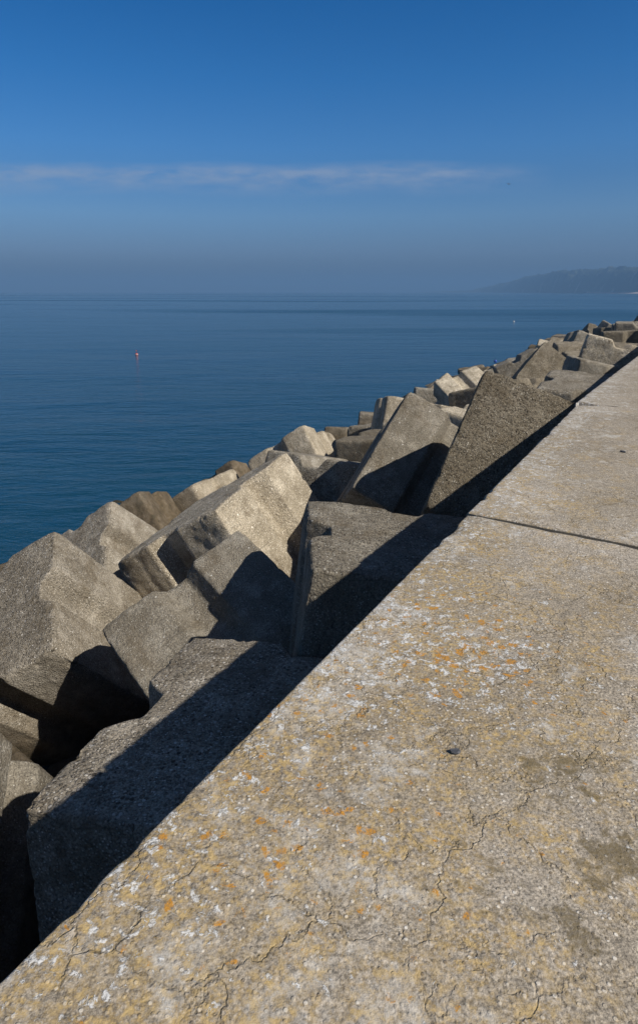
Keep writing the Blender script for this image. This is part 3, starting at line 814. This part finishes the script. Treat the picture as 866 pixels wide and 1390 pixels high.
(33.39,67.26,-5.68,0.335,-0.556,0.755,0.09),
(1.16,17.35,-6.67,0.8,-0.158,0.349,-0.462),
(5.82,21.64,-6.22,0.108,-0.042,-0.514,-0.85),
(25.69,50.3,-3.97,0.181,-0.524,-0.052,0.831),
(23.53,63.75,-5.21,0.317,-0.163,0.664,-0.657),
(32.84,62.49,-2.79,0.621,0.07,0.669,-0.401),
(23.21,45.85,-2.58,0.323,-0.151,0.169,-0.919),
(10.52,36.82,-5.35,0.619,-0.067,-0.683,0.382),
(11.53,24.33,-4.98,0.197,-0.938,0.276,-0.078)]
LABELS = {
'A': 'nearest big block beside the wall, mostly in shade, curved notch in its sunlit edge',
'D': 'flat-topped block against the wall, dark notch in its left edge, shadow crossing it',
'N': 'tilted grooved block just above the nearest wall-side block, big rounded shadow on its face',
'M': 'big pale slanting block behind the tilted grooved one, ridge sloping down left, bright face',
'P': 'large pale pyramid-like block at the far left edge, one corner pointing up, grooved sunny side',
'Q': 'mid-size pale pyramid-like block by the water, just behind the large pyramid-like block on the left',
'Z': 'tall tilted diamond-shaped block of rough brown pebbly concrete leaning next to the wall',
'Y': 'tall leaning light grey block just left of the rough diamond-shaped block, shadow along its foot',
'L': 'low wide block between the big pale slanting block and the tall leaning block',
'V': 'small peaked block at the waterline with a grooved bright side, above the low wide block',
'T': 'small brown peaked stone-like block by the water above the middle of the slanting pale block',
'S': 'pale block tip showing behind the long slope of the big slanting block, beside the water',
'R': 'weed-brown grooved block at the waterline, between the mid-size pyramid-like block and the slanting block',
'X': 'upright narrow block with a dark grooved side, standing just behind the leaning grey block',
'W': 'small brown upright block at the waterline left of the upright narrow block',
'W2': 'low brown block at the waterline to the right of the small peaked block',
'W3': 'shaded block in the gap between the small peaked block and the leaning grey block',
'W4': 'small weathered block wedged above the shaded gap, left of the upright narrow block',
'F1': 'pale grooved block by the water just left of the rough diamond-shaped block',
'F2': 'small angular block at the water behind the peak of the leaning grey block',
'F3': 'block with its dark groove facing out, touching the left edge of the diamond-shaped block',
'F4': 'low sunlit block in the notch between the leaning grey block and the diamond-shaped block',
'H1': 'flat block with long sloping top by the water, behind the rough diamond-shaped block',
'G': 'mid-distance tilted diamond-shaped block of rough concrete, smaller than the near one',
'G2': 'narrow pale block right behind the smaller diamond-shaped block',
'I': 'flat wide block by the wall just beyond the rough diamond-shaped block',
'J': 'low squarish block resting above the flat wide block near the wall',
'K': 'far sunlit block beside the distant wall with a dark left side',
'M2': 'far diamond-shaped slab touching the wall near the right border',
'N2': 'small distant peaked block on the skyline of the pile, behind the narrow pale block',
'O2': 'tiny distant block on the skyline of the pile, second cluster from the right border',
'P2': 'distant flat-faced block on the skyline at the right border, above the wall shadow',
'Q2': 'distant low block just below the flat-faced skyline block at the right border',
'R2': 'very distant block beyond the right-hand end of the pile, almost lost behind others',
'O': 'pale-topped block at the lower left border with its front deep in black shadow',
'f0': 'farthest visible block at the right border where the pile meets the sea',
'f1': 'dark wedge of block between the diamond-shaped block and the flat one by the water',
'f2': 'small distant block at the left of the skyline peak behind the smaller diamond-shaped block',
'f3': 'small block at the waterline behind the upper corner of the smaller diamond-shaped block',
'f4': 'brown block deep in the black gap under the large pyramid-like block',
'f5': 'half-submerged block just left of the upright narrow block',
'f6': 'small distant block on the skyline, right of the small peaked skyline block',
'f7': 'tiny distant block on the skyline above the far sunlit block',
'f8': 'dark block at the bottom left corner, under the nearest shaded block',
'f9': 'small block near the water above the tip of the smaller diamond-shaped block',
'f10': 'distant block directly behind the far sunlit block beside the wall',
}

def ml(k): return LABELS.get(k, 'grey concrete block ' + k)
SPECIAL = {'A': (M_GREY, .024, 1.3), 'Z': (M_ROUGH, .026, 0.9), 'P': (M_DULL, .026, 1.6), 'M': (M_PALE, .028, 0.9), 'Q': (M_DULL, .032, 1.4),
           'D': (M_BLOCK, .026, 0.9), 'N': (M_BLOCK, .028, 0.6), 'Y': (M_BLOCK, .03, 0.6), 'L': (M_BLOCK, .035, 0.8), 'G': (M_ROUGH, .04, 0.7), 'M2': (M_ROUGH, .045, 0.7), 'O': (M_BLOCK, .03, 1.2)}
shared = []
def variant(k, mat, voxel, wear):
    me = block_mesh('block_variant', 500 + k * 17, voxel, wear); me.materials.append(mat); return me
VARS = [variant(0, M_BLOCK, .036, 1.0), variant(1, M_PALE, .036, 1.4), variant(2, M_ROUGH, .036, 0.9), variant(3, M_BLOCK, .036, 1.8)]
for i, r in enumerate(MAIN):
    k = r[0]
    r = list(r) if k == 'A' else r
    if k == 'A': r[8] *= 1.035; r[1] -= 0.01; r[3] += 0.0
    if k in SPECIAL:
        mat, vx, wr = SPECIAL[k]
        me = block_mesh('block_mesh', 40 + 11 * i, vx * 0.8, wr, 0.018, grooves=(0, 1) if k in ('Z', 'G', 'M2') else (0, 1, 2, 3)); me.materials.append(mat)
    else:
        me = VARS[{'S': 1, 'V': 1, 'F1': 1, 'F4': 1, 'K': 1, 'X': 1}.get(k, (0, 2, 3, 0)[i % 4])]
    place(me, r[1:], ml(k))
for i, r in enumerate(FILL):
    place(VARS[i % 4], r, ml('f%d' % i))
for i, r in enumerate(HIDDEN):
    place(VARS[(i * 3) % 4], r, 'grey grooved concrete block deep in the pile, lost behind the blocks in front')

# ------------------------------------------------------------------ small things
def lathe(name, prof, mat, parent=None, n=20, loc=(0, 0, 0)):
    V = []; F = []
    for r, z in prof:
        for k in range(n): V.append((loc[0] + r * math.cos(2 * math.pi * k / n), loc[1] + r * math.sin(2 * math.pi * k / n), loc[2] + z))
    m = len(prof)
    for i in range(m - 1):
        for k in range(n):
            a = i * n + k; b = i * n + (k + 1) % n; F.append((a, b, b + n, a + n))
    F.append(tuple(reversed(range(n)))); F.append(tuple(range((m - 1) * n, m * n)))
    return link(name, mesh_from(name, V, F), mat, parent)
def onsea(px, py):
    u = 650.0 - py; x = px - 433.0; c, s = 0.9596, 0.2813
    t = CAMZ / -(u * c - 867 * s); return (x * t, (867 * c + u * s) * t, 0.0)
b = empty('marker_buoy', onsea(186, 482)); b.scale = (.8, .8, .8); tag(b, 'small red and white marker buoy floating far out on the left', 'buoy')
lathe('float_body', [(0.04, -0.18), (0.14, -0.1), (0.19, 0.05), (0.17, 0.15), (0.09, 0.22), (0.05, 0.25)], M_RED, b)
lathe('collar', [(0.17, 0.05), (0.20, 0.06), (0.20, 0.10), (0.17, 0.115)], M_WHITE, b)
lathe('mast', [(0.025, 0.22), (0.025, 0.46), (0.015, 0.48)], M_IRON, b, 10)
lathe('topmark', [(0.02, 0.44), (0.07, 0.47), (0.07, 0.55), (0.02, 0.58)], M_RED, b, 12)
b = empty('mooring_buoy', onsea(697, 437)); tag(b, 'tiny white mooring buoy on the water above the distant blocks', 'buoy')
lathe('float_body', [(0.05, -0.2), (0.15, -0.12), (0.2, 0.04), (0.17, 0.15), (0.08, 0.22), (0.04, 0.24)], M_WHITE, b)
lathe('mooring_ring', [(0.05, 0.23), (0.05, 0.29), (0.03, 0.32)], M_IRON, b, 12)
b = empty('net_float', onsea(672, 491)); tag(b, 'small blue float on the water beside the long flat block', 'float')
lathe('float_body', [(0.03, -0.1), (0.10, -0.06), (0.13, 0.04), (0.10, 0.13), (0.04, 0.17)], M_BLUE, b)
lathe('eyelet', [(0.03, 0.16), (0.035, 0.21), (0.02, 0.23)], M_IRON, b, 10)

# bird far off under the end of the cloud streak
def bird():
    # spine and wings as one closed skin
    sec = [(-0.32, 0.006, 0.004), (-0.2, 0.03, 0.018), (-0.05, 0.065, 0.055), (0.08, 0.062, 0.055), (0.17, 0.035, 0.035), (0.23, 0.03, 0.03), (0.29, 0.008, 0.008)]
    bm = bmesh.new(); rings = []
    for y, a, c in sec:
        rings.append([bm.verts.new((a * math.cos(t), y, c * math.sin(t))) for t in [2 * math.pi * k / 10 for k in range(10)]])
    for r0, r1 in zip(rings[:-1], rings[1:]):
        for k in range(10): bm.faces.new((r0[k], r0[(k + 1) % 10], r1[(k + 1) % 10], r1[k]))
    bm.faces.new(list(reversed(rings[0]))); bm.faces.new(rings[-1])
    for s in (1, -1):
        pts = [(0.04, -0.06, 0.10, 0.02, 0.012), (0.25, -0.02, 0.13, 0.10, 0.010), (0.42, -0.06, 0.08, 0.09, 0.006), (0.60, -0.16, -0.06, 0.05, 0.003)]
        rr = []
        for x, y0, y1, z, h in pts:
            rr.append([bm.verts.new((s * x, y0, z - h)), bm.verts.new((s * x, y1, z - h)), bm.verts.new((s * x, y1, z + h)), bm.verts.new((s * x, y0, z + h))])
        for r0, r1 in zip(rr[:-1], rr[1:]):
            for k in range(4): bm.faces.new((r0[k], r0[(k + 1) % 4], r1[(k + 1) % 4], r1[k]))
        bm.faces.new(rr[0]); bm.faces.new(rr[-1])
    bmesh.ops.recalc_face_normals(bm, faces=bm.faces)
    me = bpy.data.meshes.new('gull'); bm.to_mesh(me); bm.free()
    o = link('gull', me, M_BIRD)
    return o
g_ = bird(); t_ = 0.135
g_.location = (257 * t_, (867 * .9596 + 400 * .2813) * t_, CAMZ + (400 * .9596 - 867 * .2813) * t_)
g_.rotation_euler = (R(8), R(14), R(-60))
tag(g_, 'tiny dark bird gliding at the right end of the cloud streak', 'bird')

# loose stones lying on the wall
def ontop(px, py):
    u = 650.0 - py; x = px - 433.0; c, s = 0.9596, 0.2813
    t = 0.62 / -(u * c - 867 * s); return Vector((x * t, (867 * c + u * s) * t, TOPZ))
def chip(px, py, size, seed, label, mat):
    rnd = random.Random(seed); bm = bmesh.new()
    bmesh.ops.create_icosphere(bm, subdivisions=2, radius=1)
    for v in bm.verts:
        n_ = 1 + rnd.uniform(-.18, .18); v.co = Vector((v.co.x * size[0] * n_, v.co.y * size[1] * n_, max(-.35, min(.42, v.co.z)) * size[2] * 2 * n_))
    me = bpy.data.meshes.new('stone_chip'); bm.to_mesh(me); bm.free()
    o = link('stone_chip', me, mat); o.location = ontop(px, py) + Vector((0, 0, size[2] * 0.62)); o.rotation_euler = (rnd.uniform(-.1, .1), rnd.uniform(-.1, .1), rnd.uniform(0, 6))
    tag(o, label, 'stone')
chip(617, 1021, (0.0075, 0.005, 0.0025), 3, 'dark slate grey stone chip lying among the lichen on the wall top', M_FLINT)
chip(845, 614, (0.012, 0.006, 0.004), 8, 'dark stone chip near the right edge on the farther wall slab', M_FLINT)

# ------------------------------------------------------------------ sea haze
HZ = Mat('sea_haze')
HZ.t.nodes.remove(HZ.b)
pv = HZ.t.nodes.new('ShaderNodeVolumePrincipled')
pv.inputs['Color'].default_value = (0.21, 0.375, 0.59, 1)
pv.inputs['Density'].default_value = 0.00046
pv.inputs['Anisotropy'].default_value = 0.0
HZ.t.links.new(pv.outputs[0], HZ.out.inputs['Volume'])
bm = bmesh.new(); bmesh.ops.create_cube(bm, size=1.0)
me = bpy.data.meshes.new('haze'); bm.to_mesh(me); bm.free()
hz = link('haze', me, HZ.m); hz.scale = (25000, 25000, 155); hz.location = (0, 0, 155 / 2 - 5.2)
tag(hz, kind='stuff')
